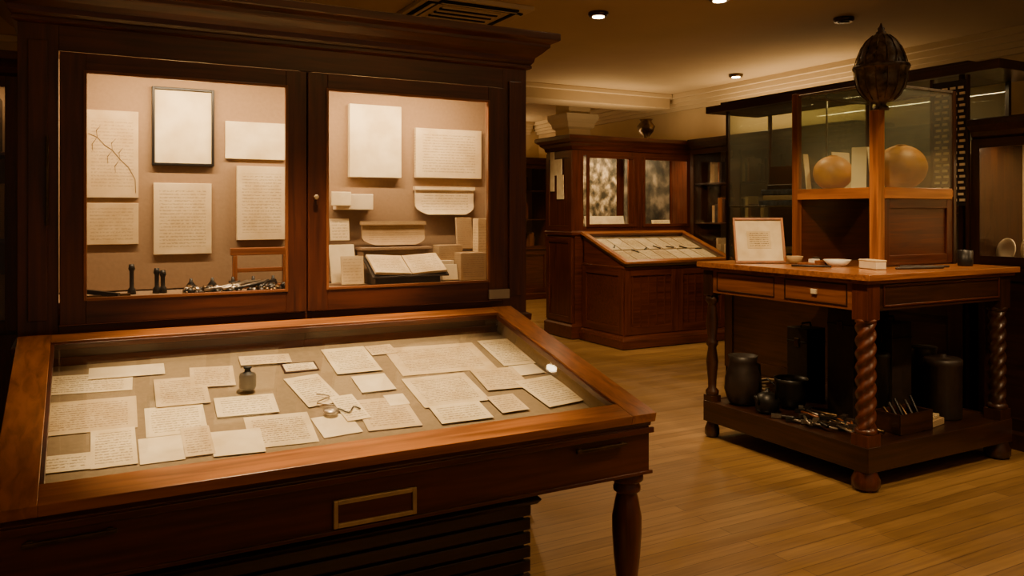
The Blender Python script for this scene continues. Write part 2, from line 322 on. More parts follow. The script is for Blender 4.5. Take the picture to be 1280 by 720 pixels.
def curled(name,x0,x1,z0,z1,y,m):
    b=B(name,0); n=10;vs=[];fs=[]
    for i in range(n+1):
        t=i/n; z=z1-(z1-z0)*t; ins=.06*max(0,(t-.7)/.3)**2; yy=y-.02-.03*max(0,(t-.5)*2)**2
        for x in (x0+ins,x1-ins): vs.append((x,yy,z))
    for i in range(n+1):
        vs.append((vs[2*i][0],vs[2*i][1]+.012,vs[2*i][2])); vs.append((vs[2*i+1][0],vs[2*i+1][1]+.012,vs[2*i+1][2]))
    k=2*(n+1)
    for i in range(n):
        fs+=[(2*i,2*i+1,2*i+3,2*i+2),(k+2*i,k+2*i+2,k+2*i+3,k+2*i+1),(2*i,2*i+2,k+2*i+2,k+2*i),(2*i+1,k+2*i+1,k+2*i+3,2*i+3)]
    fs+=[(0,k,k+1,1),(2*n,2*n+1,k+2*n+1,k+2*n)]
    b.add(vs,fs,m); b.box(x0-.005,x1+.005,y-.03,y,z1-.012,z1+.006,m); return b
curled("curled_parchment",1.568,1.91,1.541,1.684,YW,P5).done()
curled("curled_parchment",1.26,1.60,1.385,1.50,YW-.05,PD).done()
b=B("display_riser",.003); b.box(1.25,1.61,3.88,3.99,1.196,1.36,TAUPE); b.box(1.24,1.615,3.87,3.995,1.36,1.375,TAUPE); b.done()
b=B("specimen_box",.003); b.box(1.13,1.32,3.93,YW,1.565,1.645,CREAM); b.box(1.10,1.20,3.915,3.93,1.585,1.655,P3); b.done()
b=B("index_cards",.001); b.ob((1.15,3.95,1.465),(.10,.008,.11),P5,(-8,0,3)); b.ob((1.14,3.86,1.30),(.13,.010,.19),P3,(-14,0,5)); b.ob((1.17,3.80,1.27),(.11,.008,.14),P6,(-14,0,-8)); b.done()
b=B("open_ledger",.002)
b.box(1.26,1.60,3.72,3.86,1.196,1.25,LEATH)
b.M=Matrix.Translation((1.44,3.78,1.295))@Matrix.Rotation(math.radians(28),4,'X')
b.box(-.20,.20,-.10,.09,-.018,-.008,LEATH)
for s_ in (-1,1): b.ob((s_*.095,-.005,.0),(.185,.17,.014),P5,(0,-s_*4,0))
b.done()
b=B("boxed_specimens",.003)
b.box(1.62,1.74,3.86,3.95,1.196,1.30,CREAM); b.box(1.66,1.80,3.88,3.96,1.30,1.38,PD); b.box(1.75,1.90,3.80,3.95,1.196,1.34,PD); b.ob((1.83,3.93,1.44),(.10,.01,.17),PD,(-6,0,4)); b.ob((1.70,3.83,1.24),(.09,.008,.085),P3,(-15,0,0)); b.ob((1.91,3.9,1.36),(.06,.05,.32),P6,(0,0,10)); b.done()
b=B("wooden_stand",.003)
b.box(.62,.88,3.90,3.93,1.35,1.385,CHR[0]); b.box(.63,.65,3.90,3.93,1.196,1.35,CHR[2]); b.box(.86,.88,3.90,3.93,1.196,1.35,CHR[2]); b.box(.65,.86,3.905,3.925,1.27,1.29,CHR[0]); b.box(.62,.88,3.88,3.95,1.196,1.212,CHR[0]); b.done()
for x,h in ((.20,.13),(.30,.11),(.325,.10)):
    b=B("iron_finial",0); b.lathe((x,3.85,1.196),[(.018,0),(.016,.02),(.009,.03),(.009,h-.03),(.014,h-.02),(.010,h)],BLK,14); b.done()
b=B("beads_and_tools",0)
for i in range(90):
    x=.40+.44*random.random(); y=3.66+.16*random.random(); r=random.uniform(.008,.018)
    b.lathe((x,y,1.196),[(r*.5,0),(r,r*.5),(r,r*1.2),(r*.5,r*1.9)],random.choice([BLK,BLK,BRZ,STL,LEATH]),8)
for i in range(10): b.tube([(.45+.3*random.random(),3.66+.05*random.random(),1.218),(.55+.3*random.random(),3.80,1.238)],.006,random.choice([STL,BLK]),6)
for i in range(5): b.lathe((.44+.09*i,3.84,1.196),[(.012,0),(.02,.01),(.02,.03),(.008,.045),(.006,.06)],BLK,10)
b.done()
b=B("folding_rule",.001); b.ob((.04,3.74,1.222),(.24,.02,.018),BLK,(0,6,-30)); b.ob((.10,3.72,1.205),(.18,.02,.012),BRZ,(0,0,12)); b.done()
b=B("small_bottles",0)
for i,x in enumerate((.93,.97,1.03)): b.lathe((x,3.82+.03*i,1.196),[(.02,0),(.022,.03),(.02,.06),(.008,.075),(.008,.095)],STL if i else BLK,14)
b.done()

# ------------------------------------------------------------------ mid background cabinet + slanted case
b=B("panelled_museum_cabinet",.006)
x0,x1,y0,y1=5.30,7.2,8.25,8.85
b.box(x0,x0+.04,y0+.03,y1,0,2.36,MAH); b.box(x1-.04,x1,y0+.03,y1,0,2.36,MAH); b.box(x0,x1,y1-.03,y1,0,2.36,MAH)
b.box(x0+.04,x1-.04,y0,y1-.03,0,1.30,MAH[0]); b.box(x0+.04,x1-.04,y0+.03,y1-.03,2.30,2.36,MAH[0])
b.frameF(x0,6.31,1.30,2.36,.16,y0,y0+.03,MAH,.10,.08); b.frameF(6.31,x1,1.30,2.36,.08,y0,y0+.03,MAH,.10,.08)
b.frameF(5.50,6.26,1.37,2.27,.04,y0-.02,y0,MAH); b.frameF(6.36,7.13,1.37,2.27,.04,y0-.02,y0,MAH)
b.box(5.45,6.27,y0+.01,y0+.014,1.36,2.28,GL); b.box(6.37,7.13,y0+.01,y0+.014,1.36,2.28,GL)
b.frameS(y0,y1,1.32,2.30,.07,x0-.015,x0,MAH); b.frameS(y0,y1,.2,1.25,.07,x0-.015,x0,MAH)
b.mould(x0,x1,y0,y1,[(.015,0),(.03,.02),(.03,.16),(.0,.19)],MAH[0],1); b.mould(x0,x1,y0,y1,[(.0,1.26),(.03,1.28),(.03,1.31),(0,1.33)],MAH[0],1)
b.mould(x0,x1,y0,y1,[(.0,2.32),(.02,2.33),(.03,2.37),(.07,2.40),(.075,2.42),(.12,2.45),(.12,2.49),(.11,2.5)],MAH[0],1)
b.done()
def picmat(name,c1,c2,c3,sc):
    m,nt,bb=newmat(name); L=nt.links.new; tc=N(nt,"ShaderNodeTexCoord"); mp=N(nt,"ShaderNodeMapping"); mp.inputs["Scale"].default_value=sc
    n=N(nt,"ShaderNodeTexNoise"); n.inputs["Scale"].default_value=1; n.inputs["Detail"].default_value=8; L(tc.outputs["Object"],mp.inputs[0]); L(mp.outputs[0],n.inputs[0])
    r=ramp(nt,[(.38,c1),(.52,c2),(.66,c3)]); L(n.outputs["Fac"],r.inputs[0]); L(r.outputs[0],bb.inputs["Base Color"]); return m
b=B("landscape_print",.002); b.box(5.50,6.25,y1-.20,y1-.18,1.38,2.28,picmat("forest_print",(.04,.035,.02),(.20,.16,.10),(.60,.50,.33),(12,12,9))); b.done()
b=B("landscape_print",.002); b.box(6.38,7.14,y1-.20,y1-.18,1.38,2.28,picmat("cliff_print",(.03,.03,.025),(.09,.08,.06),(.25,.21,.15),(6,6,5))); b.done()
b=B("exhibit_labels",.002); b.ob((5.85,y0+.10,1.43),(.6,.01,.16),P3,(-15,0,0)); b.ob((6.75,y0+.10,1.41),(.3,.01,.09),P1,(-15,0,0)); b.done()
b=B("wall_notices",.001)
for y,z,w,h in ((8.42,1.72,.16,.30),(8.46,2.02,.18,.20),(8.64,1.82,.10,.5)): b.box(5.278,5.284,y,y+w,z,z+h,P3)
b.done()
b=B("slanted_display_case",.005)
sx0,sx1=5.42,6.95; SA=math.radians(19.4)
b.M=tilt(7.27,1.0,SA); slant_lid(b,sx0-.04,sx1+.04,.97,.06,.06,.06,.03,.06,OAK,LINEN)
b.M=Matrix.Identity(4)
b.box(sx0,sx1,7.36,8.20,0,.90,MAH[0])
for x in (sx0,sx1-.03):
    xs=(x,x+.03); vs=[(xx,yy,zz) for xx in xs for yy,zz in ((7.36,.9),(8.19,.9),(8.19,1.24),(7.36,.95))]
    b.add(vs,[(0,1,2,3),(7,6,5,4),(0,4,5,1),(1,5,6,2),(2,6,7,3),(3,7,4,0)],MAH[1])
b.box(sx0,sx1,8.17,8.20,.9,1.22,MAH[0])
for i in range(2): b.frameF(sx0+i*.765,sx0+.765+i*.765,.16,.92,.09,7.345,7.36,MAH)
for i in range(12): b.box(sx0+.11+i*.116,sx0+.125+i*.116,7.352,7.36,.25,.83,MAH[2])
b.frameS(7.36,8.2,.16,.92,.09,sx0-.015,sx0,MAH)
b.mould(sx0,sx1,7.36,8.2,[(.015,0),(.05,.01),(.05,.10),(.035,.13),(.0,.16)],MAH[0]); b.mould(sx0,sx1,7.36,8.2,[(.0,.90),(.02,.915),(.02,.93),(0,.94)],MAH[0])
b.done()
b=B("handwritten_notes",0); b.M=tilt(7.27,1.0,SA)
for i in range(7):
    for j in range(2):
        b.ob((5.57+i*.205,.28+j*.39,-.055),(.185,.35,.004),random.choice([P1,P3,P4]),(0,0,random.uniform(-4,4)))
for i in range(7): b.ob((5.62+i*.2,.48+random.uniform(-.1,.1),-.045),(.10,.015,.010),BLK,(0,0,random.uniform(-60,60)))
b.done()
b=B("bronze_urn",0); b.lathe((6.62,8.5,2.5),[(.09,0),(.07,.02),(.03,.05),(.10,.13),(.12,.2),(.07,.26),(.09,.29)],BRZ); b.done()
def plain_cab(name,x0,x1,y0,y1,h,m,face='-y',shelves=3,back=TAUPE,zb=.9):
    b=B(name,.005)
    if face=='-y':
        b.box(x0,x0+.04,y0,y1,0,h,m); b.box(x1-.04,x1,y0,y1,0,h,m); b.box(x0,x1,y1-.02,y1,0,h,m); b.box(x0+.04,x1-.04,y1-.03,y1-.02,zb,h,back)
        b.box(x0+.04,x1-.04,y0+.02,y1-.02,0,zb,m[0]); b.box(x0+.04,x1-.04,y0,y1-.02,h-.04,h,m[0])
        n=max(1,round((x1-x0)/.8)); w=(x1-x0)/n
        for i in range(n):
            b.frameF(x0+i*w,x0+(i+1)*w,zb,h-.05,.06,y0-.02,y0+.005,m); b.frameF(x0+i*w,x0+(i+1)*w,.12,zb-.02,.08,y0,y0+.02,m)
        b.box(x0+.06,x1-.06,y0-.006,y0-.003,zb+.05,h-.1,GL)
        for k in range(1,shelves): z=zb+(h-zb)*k/shelves; b.box(x0+.04,x1-.04,y0+.03,y1-.03,z,z+.02,m[0])
    else:
        b.box(x0,x1,y0,y0+.04,0,h,m); b.box(x0,x1,y1-.04,y1,0,h,m); b.box(x1-.02,x1,y0,y1,0,h,m); b.box(x1-.03,x1-.02,y0+.04,y1-.04,zb,h,back)
        b.box(x0+.02,x1-.02,y0+.04,y1-.04,0,zb,m[1]); b.box(x0,x1-.02,y0+.04,y1-.04,h-.04,h,m[1])
        n=max(1,round((y1-y0)/.8)); w=(y1-y0)/n
        for i in range(n):
            b.frameS(y0+i*w,y0+(i+1)*w,zb,h-.05,.06,x0-.02,x0+.005,m); b.frameS(y0+i*w,y0+(i+1)*w,.12,zb-.02,.08,x0,x0+.02,m)
        b.box(x0-.006,x0-.003,y0+.06,y1-.06,zb+.05,h-.1,GL)
        for k in range(1,shelves): z=zb+(h-zb)*k/shelves; b.box(x0+.03,x1-.03,y0+.04,y1-.04,z,z+.02,m[1])
    b.mould(x0,x1,y0,y1,[(.0,h-.05),(.02,h-.03),(.03,h),(.07,h+.04),(.07,h+.08),(.06,h+.085)],m[0]); b.mould(x0,x1,y0,y1,[(.02,0),(.02,.1),(0,.12)],m[0])
    b.done()
plain_cab("back_wall_cabinet",4.9,7.45,12.4,12.95,2.45,MAH)
plain_cab("back_wall_cabinet",2.2,4.7,12.4,12.95,2.45,MAH)
plain_cab("side_wall_cabinet",7.05,7.55,5.6,8.1,2.42,WAL,'-x')
plain_cab("side_wall_cabinet",7.05,7.55,3.0,5.4,2.30,MAH,'-x')
plain_cab("glazed_bookcase",-1.9,1.3,5.2,5.6,2.35,MAH)
def books(name,axis,a0,a1,c0,depth,zs_,hmax=.34):
    b=B(name,.002)
    for z in zs_:
        a=a0
        while a<a1:
            w=random.uniform(.025,.06); h=random.uniform(.2,hmax); d=depth*random.uniform(.8,1); m=random.choice([LEATH,PD,MAH[2],LEATH,CHR[2],WAL[2]])
            if axis=='x': b.box(a,a+w-.002,c0,c0+d,z,z+h,m)
            else: b.box(c0,c0+d,a,a+w-.002,z,z+h,m)
            a+=w+random.choice([0,0,0,.06,.15])
    b.done()
books("shelved_books",'x',-1.8,1.15,5.30,.2,(.901,1.4035,1.8875))
books("shelved_books",'y',5.7,7.9,7.15,.2,(.901,1.427,1.934))
books("shelved_books",'x',5.0,7.3,12.6,.2,(.901,1.437,1.954))
b=B("stoneware_jars",0)
for z in (.901,1.387,1.854):
    for y in (3.2,3.5,3.85,4.2,4.55,4.9,5.2):
        r=random.uniform(.06,.11); h=random.uniform(.15,.3); b.lathe((7.3,y,z),[(r*.6,0),(r,h*.3),(r,h*.6),(r*.5,h*.85),(r*.6,h)],random.choice([CREAM,BRZ,PD,LEATH,WHT]),14)
b.done()
plain_cab("side_display_cabinet",5.40,5.95,1.0,3.33,2.10,WAL,'-x',1,WALLM,1.2)
b=B("ceramic_plates",0)
for x,y,r in ((5.60,3.20,.085),(5.66,3.05,.11),(5.72,2.80,.15),(5.7,2.45,.13),(5.7,2.10,.12)):
    R=Matrix.Rotation(math.radians(-20),4,'Z')@Matrix.Rotation(-math.pi/2+.2,4,'Y')
    b.lathe((x,y,1.203+r),[(r*.4,0),(r*.6,.006),(r,.022),(r,.028),(r*.6,.012),(.001,.01)],CREAM,24,R)
b.done()
b=B("wall_hung_map",.002); b.box(5.905,5.918,2.1,3.1,1.58,1.98,P2); b.done()

# ------------------------------------------------------------------ big glazed showcase behind the table
b=B("freestanding_glass_showcase",.004)
x0,x1,y0,y1,h=5.40,5.98,3.40,5.72,2.53
for x in (x0,x1-.03):
    for y in (y0,y1-.03): b.box(x,x+.03,y,y+.03,.0,h,WAL[2])
b.box(x0,x0+.012,4.55,4.562,.95,h-.02,STL); b.box(x1-.03,x1-.018,4.55,4.562,.95,h-.02,STL)
b.box(x0,x1,y0,y1,0,.95,WAL[1]); b.frameS(y0,y1,.1,.92,.1,x0-.015,x0,WAL)
b.box(x0-.05,x1+.05,y0-.28,y1+.22,h-.02,h+.045,WAL[1]); b.box(x0-.02,x1+.02,y0-.05,y1+.05,h+.045,h+.07,WAL[1])
b.box(x0+.012,x0+.017,y0+.03,y1-.03,.95,h-.02,GLT); b.box(x1-.017,x1-.012,y0+.03,y1-.03,2.0,h-.02,GLT)
b.box(x1-.03,x1-.012,y0+.03,y1-.03,.95,2.0,WAL[1])  # added dark panel so the lower glass reads dark
b.box(x0+.03,x1-.03,y1-.02,y1-.015,.95,h-.02,GLT); b.box(x0+.03,x1-.03,y0+.03,y1-.03,1.60,1.612,GLT); b.box(x0+.03,x1-.03,y0+.03,y0+.04,.95,h-.02,GLT)
b.box(x0+.02,x0+.032,y0+.03,y1-.03,1.60,1.615,STL)
b.done()
b=B("beaded_textile_rack",0)
DKT=flat("dark_textile",(.02,.016,.014),.9)
b.box(5.362,5.376,3.350,3.60,1.60,2.47,DKT); b.box(5.356,5.380,3.335,3.35,1.21,2.50,WAL[2]); b.box(5.356,5.380,3.60,3.615,1.21,2.50,WAL[2])
for r in range(20):
    z=1.63+r*.041
    for c in range(4):
        b.box(5.354,5.362,3.360+c*.058+(r%2)*.010,3.360+c*.058+.036+(r%2)*.010,z,z+.017,CREAM)
b.done()
b=B("bluish_reflection_stack",.01)  # made-up stacks; blue and cream bands imitate bluish reflections in the glass
BLU=flat("bluish_reflection",(.12,.155,.22),.9,0,.4,25)  # bluish tone painted in for the reflection
for i,(w,hh) in enumerate(((.9,.05),(.8,.045),(.85,.05),(.7,.04))): b.box(5.5,5.85,4.95-w/2,4.95+w/2,1.613+.05*i,1.613+.05*i+hh,(BLU,CREAM,BLU,LEATH)[i])
for i,(w,hh) in enumerate(((.9,.06),(.85,.05),(.8,.06),(.75,.05),(.7,.05))): b.box(5.5,5.85,4.95-w/2,4.95+w/2,.951+.06*i,.951+.06*i+hh,(LEATH,BLU,MAH[1],BLU,PD)[i])
b.done()
b=B("carved_wooden_panel",.006); b.box(5.5,5.56,3.5,4.1,.951,1.55,MAH[2]); b.frameS(3.5,4.1,.955,1.55,.07,5.48,5.5,MAH); b.done()

# ------------------------------------------------------------------ work table
TX0,TX1,TY0,TY1=3.80,5.20,2.925,4.28
b=B("barley_twist_table",.006)
b.box(TX0-.015,TX1+.015,TY0-.015,TY1+.015,1.175,1.21,OAK[0]); b.box(TX0+.005,TX1-.005,TY0+.005,TY1-.005,1.155,1.175,CHR[0])
b.box(TX0+.03,TX1-.03,TY0+.03,TY0+.055,1.0,1.155,WAL[0]); b.box(TX0+.03,TX0+.055,TY0+.055,TY1-.055,1.0,1.155,CHR[1]); b.box(TX1-.055,TX1-.03,TY0+.055,TY1-.03,1.0,1.155,WAL[1]); b.box(TX0+.03,TX1-.03,TY1-.055,TY1-.03,1.0,1.155,WAL[0])
b.frameS(TY0+.16,TY0+.62,1.02,1.145,.008,TX0+.024,TX0+.03,WAL); b.frameS(TY0+.70,TY1-.14,1.02,1.145,.008,TX0+.024,TX0+.03,WAL)
b.box(TX0+.016,TX0+.03,TY0+.37,TY0+.41,1.07,1.10,CREAM)
b.frameF(TX0+.16,TX1-.14,1.02,1.145,.012,TY0+.022,TY0+.03,MAH)
b.box(TX0+.02,TX1-.02,TY0+.02,TY1-.02,.215,.245,WAL[0]); b.box(TX0+.02,TX1-.02,TY0+.015,TY0+.045,.11,.25,WAL[0])
b.box(TX0+.015,TX0+.045,TY0+.02,TY1-.02,.11,.25,WAL[1]); b.box(TX1-.045,TX1-.015,TY0+.02,TY1-.02,.11,.25,WAL[1]); b.box(TX0+.02,TX1-.02,TY1-.045,TY1-.015,.11,.25,WAL[0])
def twist(x,y,m,r0=.043):
    b.box(x-.052,x+.052,y-.052,y+.052,.95,1.165,m[2])
    prof=[(r0,.34+.6*i/96) for i in range(97)]
    b.lathe((x,y,0),prof,m[2],32,None,lambda r,z,a:r*(1+.15*math.cos(3*a-z*2*math.pi/.075)))
    b.lathe((x,y,0),[(.05,.93),(.058,.94),(.058,.95),(.05,.96)],m[2]); b.lathe((x,y,0),[(.05,.31),(.06,.325),(.06,.335),(.045,.35)],m[2])
    b.box(x-.055,x+.055,y-.055,y+.055,.12,.315,m[2]); b.lathe((x,y,0),[(.055,0),(.075,.02),(.078,.06),(.06,.10),(.055,.125)],m[2])
def spindle(x,y,m):
    b.box(x-.042,x+.042,y-.042,y+.042,.98,1.165,m[2]); b.box(x-.042,x+.042,y-.042,y+.042,.12,.29,m[2])
    b.lathe((x,y,0),[(.03,.28),(.045,.30),(.045,.32),(.028,.34),(.03,.4),(.042,.52),(.028,.62),(.04,.64),(.04,.66),(.028,.68),(.042,.78),(.03,.9),(.028,.92),(.045,.94),(.045,.96),(.03,.99)],m[2])
    b.lathe((x,y,0),[(.035,0),(.05,.02),(.05,.06),(.035,.10),(.035,.125)],m[2])
twist(TX0+.075,TY0+.075,MAH,.050); twist(TX1-.08,TY0+.075,WAL,.045); spindle(TX0+.06,TY1-.06,WAL); spindle(TX1-.06,TY1-.06,WAL)
b.done()
b=B("tabletop_vitrine",.003)
vx0,vx1,vy0,vy1=4.35,5.14,3.28,3.96; z0=1.211
b.box(vx0,vx0+.062,vy0,vy0+.062,z0,2.19,OAK[2]); b.box(vx0,vx0+.045,vy1-.045,vy1,z0,2.37,CHR[2]); b.box(vx1-.03,vx1,vy0,vy0+.03,z0,2.36,WAL[2]); b.box(vx1-.03,vx1,vy1-.03,vy1,z0,2.36,WAL[2])
b.box(vx0+.004,vx1,vy0+.004,vy1,1.655,1.70,OAK[1]); b.box(vx0-.004,vx0+.01,vy0+.062,vy1-.05,1.64,1.71,OAK[1]); b.box(vx0+.062,vx1-.05,vy0-.004,vy0+.01,1.64,1.71,OAK[0])
b.box(vx0+.05,vx1-.05,vy1-.04,vy1-.02,z0,1.655,MAH[0]); b.box(vx0+.062,vx1-.03,vy0+.02,vy0+.04,z0,1.64,MAH[0]); b.frameF(vx0+.062,vx1-.03,z0+.01,1.64,.06,vy0+.008,vy0+.02,MAH)
b.box(vx0+.02,vx0+.024,vy0+.062,vy1-.045,1.70,2.35,GLT); b.box(vx0+.062,vx1-.03,vy0+.012,vy0+.016,1.70,2.35,GLT); b.box(vx1-.016,vx1-.012,vy0+.03,vy1-.03,1.70,2.35,GLT); b.box(vx0+.05,vx1-.05,vy1-.03,vy1-.026,1.70,2.35,GLT); b.box(vx0+.02,vx1-.02,vy0+.02,vy1-.02,2.352,2.357,GLT)
b.box(vx0+.015,vx0+.032,vy0+.062,vy0+.075,1.70,2.35,STL); b.box(vx0+.062,vx0+.074,vy0+.008,vy0+.02,1.70,2.35,STL)
for q in ((vx0+.015,vx0+.028,vy0+.065,vy1-.015),(vx1-.03,vx1-.015,vy0+.015,vy1-.015)): b.box(*q,2.345,2.362,STL)
for q in ((vx0+.065,vx1-.015,vy0+.008,vy0+.021),(vx0+.015,vx1-.015,vy1-.03,vy1-.015)): b.box(*q,2.345,2.362,STL)
b.done()
def gourd(x,y,z,r,m):
    b=B("round_gourd_jar",0); pr=[]
    for i in range(17):
        a=-math.pi/2+math.pi*i/16; rr=r*math.cos(a); pr.append((max(rr,.004),r*.92+r*.92*math.sin(a)))
    pr=[p for p in pr if p[1]>.006]; pr=[(r*.35,0)]+pr[:-1]+[(r*.25,r*1.83),(r*.16,r*1.86),(r*.05,r*1.86)]
    b.lathe((x,y,z),pr,m,36,None,lambda q,zz,a:q*(1+.012*math.cos(10*a))); b.done()
gourd(4.535,3.77,1.701,.130,GOURD); gourd(4.86,3.49,1.701,.165,GOURD)
for c,s_,r in (((4.415,3.885,1.83),(.06,.006,.25),(-6,0,12)),((4.43,3.48,1.84),(.09,.006,.27),(-5,0,-60)),((5.02,3.80,1.86),(.15,.006,.32),(-6,0,0)),((4.76,3.88,1.84),(.18,.006,.28),(-6,0,0))):
    b=B("caption_card",.001); b.ob(c,s_,CREAM,r); b.done()
LM,lnt,lb=newmat("weathered_lantern_bronze"); lb.inputs["Metallic"].default_value=.5
tc=N(lnt,"ShaderNodeTexCoord"); nn=N(lnt,"ShaderNodeTexNoise"); nn.inputs["Scale"].default_value=22; nn.inputs["Detail"].default_value=8; lnt.links.new(tc.outputs["Object"],nn.inputs["Vector"])
rr=ramp(lnt,[(.35,(.035,.026,.017)),(.6,(.13,.095,.058)),(.8,(.30,.26,.18))]); lnt.links.new(nn.outputs["Fac"],rr.inputs[0]); lnt.links.new(rr.outputs[0],lb.inputs["Base Color"])
r2=ramp(lnt,[(.3,(.25,.25,.25)),(.7,(.6,.6,.6))]); lnt.links.new(nn.outputs["Fac"],r2.inputs[0]); lnt.links.new(r2.outputs[0],lb.inputs["Roughness"])
bp=N(lnt,"ShaderNodeBump"); bp.inputs["Strength"].default_value=.5; bp.inputs["Distance"].default_value=.006; lnt.links.new(nn.outputs["Fac"],bp.inputs["Height"]); lnt.links.new(bp.outputs[0],lb.inputs["Normal"])
b=B("pointed_bronze_lantern",0)
lx,ly,lz=vx0+.055,vy0+.020,2.191
shell=[(.078,.06),(.113,.095),(.140,.14),(.153,.2),(.158,.265),(.141,.33),(.118,.39),(.088,.435),(.053,.465)]
b.lathe((lx,ly,lz),[(.045,0),(.05,.012),(.03,.03),(.035,.045),(.075,.06),(.11,.095),(.137,.14),(.150,.20),(.152,.25),(.164,.253),(.168,.265),(.164,.278),(.147,.28),(.138,.33),(.115,.39),(.085,.435),(.05,.465),(.028,.478),(.03,.486),(.018,.495),(.022,.51),(.010,.525),(.003,.545)],LM,40)
for k in range(14):
    a=k*math.pi/7; b.tube([(lx+r*math.cos(a),ly+r*math.sin(a),lz+z) for r,z in shell],.003,BRZ,6)
b.done()
b=B("framed_certificate",.003)
b.M=Matrix.Translation((4.02,3.93,1.212))@Euler((math.radians(-14),0,math.radians(-28))).to_matrix().to_4x4()
b.frameF(-.17,.17,0,.31,.014,-.018,0,OAK); b.box(-.16,.16,-.006,-.002,.01,.30,P3); b.box(-.08,.08,-.008,-.006,.10,.22,P4)
b.M=Matrix.Identity(4); b.ob((4.07,4.04,1.325),(.03,.012,.235),WAL[2],(24,0,-28)); b.done()
b=B("cream_dish",0); b.lathe((4.25,3.50,1.211),[(.05,0),(.06,.01),(.085,.04),(.082,.04),(.055,.012),(.001,.01)],WHT); b.done()
b=B("small_keepsake_box",.004); b.ob((4.22,3.22,1.235),(.16,.07,.045),CREAM,(0,0,75)); b.ob((4.22,3.22,1.262),(.165,.075,.010),P2,(0,0,75)); b.done()
b=B("clay_bowl",0); b.lathe((4.20,3.80,1.211),[(.03,0),(.04,.01),(.055,.05),(.05,.05),(.03,.012),(.001,.012)],PD); b.done()
b=B("wooden_tray",.003); b.box(4.14,4.30,3.58,3.72,1.211,1.225,CHR); b.frameF(4.14,4.30,1.225,1.245,.01,3.58,3.585,CHR); b.box(4.17,4.22,3.61,3.66,1.226,1.25,WHT); b.box(4.24,4.27,3.64,3.69,1.226,1.26,LEATH); b.done()
b=B("enamel_mug",0); b.lathe((4.98,3.12,1.211),[(.042,0),(.045,.01),(.045,.10),(.041,.10),(.04,.02),(.001,.02)],BLK); b.tube([(4.98+.043+.03*math.sin(math.pi*i/6),3.12,1.225+.012*i) for i in range(7)],.005,BLK); b.done()
b=B("brush_and_rods",0)
for q in (((4.30,3.12,1.218),(4.62,3.03,1.218)),((4.45,3.20,1.218),(4.75,3.08,1.218)),((3.95,3.6,1.218),(4.10,3.42,1.218))): b.tube(q,.007,LEATH,8)
b.done()
zs=.246
b=B("iron_jug",0); b.lathe((3.99,4.06,zs),[(.08,0),(.10,.02),(.125,.10),(.12,.18),(.10,.25),(.09,.29),(.10,.33),(.095,.33),(.085,.29)],LEATH); b.tube([(4.08,4.06,zs+.28),(4.14,4.06,zs+.25),(4.15,4.06,zs+.15),(4.10,4.06,zs+.10)],.01,LEATH); b.done()
b=B("iron_cauldron",0); b.lathe((4.19,3.82,zs),[(.06,0),(.09,.03),(.11,.10),(.105,.17),(.115,.2),(.11,.2),(.10,.17),(.09,.05),(.001,.03)],BLK); b.done()
b=B("small_iron_kettle",0); b.lathe((3.95,3.80,zs),[(.05,0),(.075,.02),(.08,.08),(.06,.12),(.03,.135),(.012,.14),(.014,.155),(.004,.16)],BLK); b.tube([(3.95,3.73,zs+.11),(3.95,3.73,zs+.19),(3.95,3.80,zs+.22),(3.95,3.87,zs+.19),(3.95,3.87,zs+.11)],.006,BLK); b.tube([(3.88,3.80,zs+.06),(3.84,3.80,zs+.12)],.012,BLK); b.done()
for x,y,s_,h in ((4.40,3.52,.20,.68),(4.70,3.67,.24,.64),(4.50,3.97,.18,.5),(4.63,3.41,.19,.60)):
    b=B("black_instrument_case",.01); b.box(x-s_/2,x+s_/2,y-s_/2,y+s_/2,zs,zs+h,LEATH); b.box(x-s_/2-.004,x+s_/2+.004,y-s_/2-.004,y+s_/2+.004,zs+h-.1,zs+h-.09,BLK); b.box(x-s_/2-.008,x-s_/2,y-.02,y+.02,zs+h-.13,zs+h-.07,BRZ); b.tube([(x-.05,y,zs+h),(x-.04,y,zs+h+.03),(x+.04,y,zs+h+.03),(x+.05,y,zs+h)],.007,LEATH); b.done()
b=B("hand_tools",0)
for i in range(30):
    x=random.uniform(3.90,4.18); y=random.uniform(3.14,3.60); a=random.uniform(-1,1)+math.pi/2; l=random.uniform(.10,.24); zz=zs+.012+.012*(i%3)
    b.tube([(x-l/2*math.cos(a),y-l/2*math.sin(a),zz),(x+l/2*math.cos(a),y+l/2*math.sin(a),zz+.002)],random.uniform(.006,.012),random.choice([STL,LEATH,CHR[0],BLK,BRZ]),8)
    b.ob((x+l/2*math.cos(a),y+l/2*math.sin(a),zz+.003),(.06,.03,.022),random.choice([STL,BLK,LEATH]),(0,0,random.uniform(0,180)))
b.done()
b=B("upright_canister",0); b.lathe((4.86,3.19,zs),[(.105,0),(.11,.01),(.11,.33),(.114,.335),(.114,.37),(.10,.38),(.02,.385),(.02,.40)],LEATH); b.done()
b=B("upright_canister",0); b.lathe((4.38,3.30,zs),[(.06,0),(.065,.01),(.065,.40),(.069,.405),(.069,.43),(.05,.44)],BLK); b.done()
b=B("wooden_tool_crate",.004); b.box(4.22,4.52,3.03,3.04,zs,zs+.12,WAL); b.box(4.22,4.52,3.20,3.21,zs,zs+.12,WAL); b.box(4.22,4.23,3.04,3.20,zs,zs+.12,WAL); b.box(4.51,4.52,3.04,3.20,zs,zs+.12,WAL); b.box(4.23,4.51,3.04,3.20,zs,zs+.01,WAL)
for i in range(6): b.tube([(4.26+i*.045,3.07,zs+.02),(4.25+i*.05,3.17,zs+.14+.02*(i%3))],.009,(BRZ,LEATH,BLK)[i%3],8)
b.done()
b=B("paper_bundle",.003); b.ob((4.62,3.12,zs+.02),(.15,.11,.04),PD,(0,0,10)); b.ob((4.62,3.12,zs+.05),(.12,.08,.02),P2,(0,0,20)); b.done()
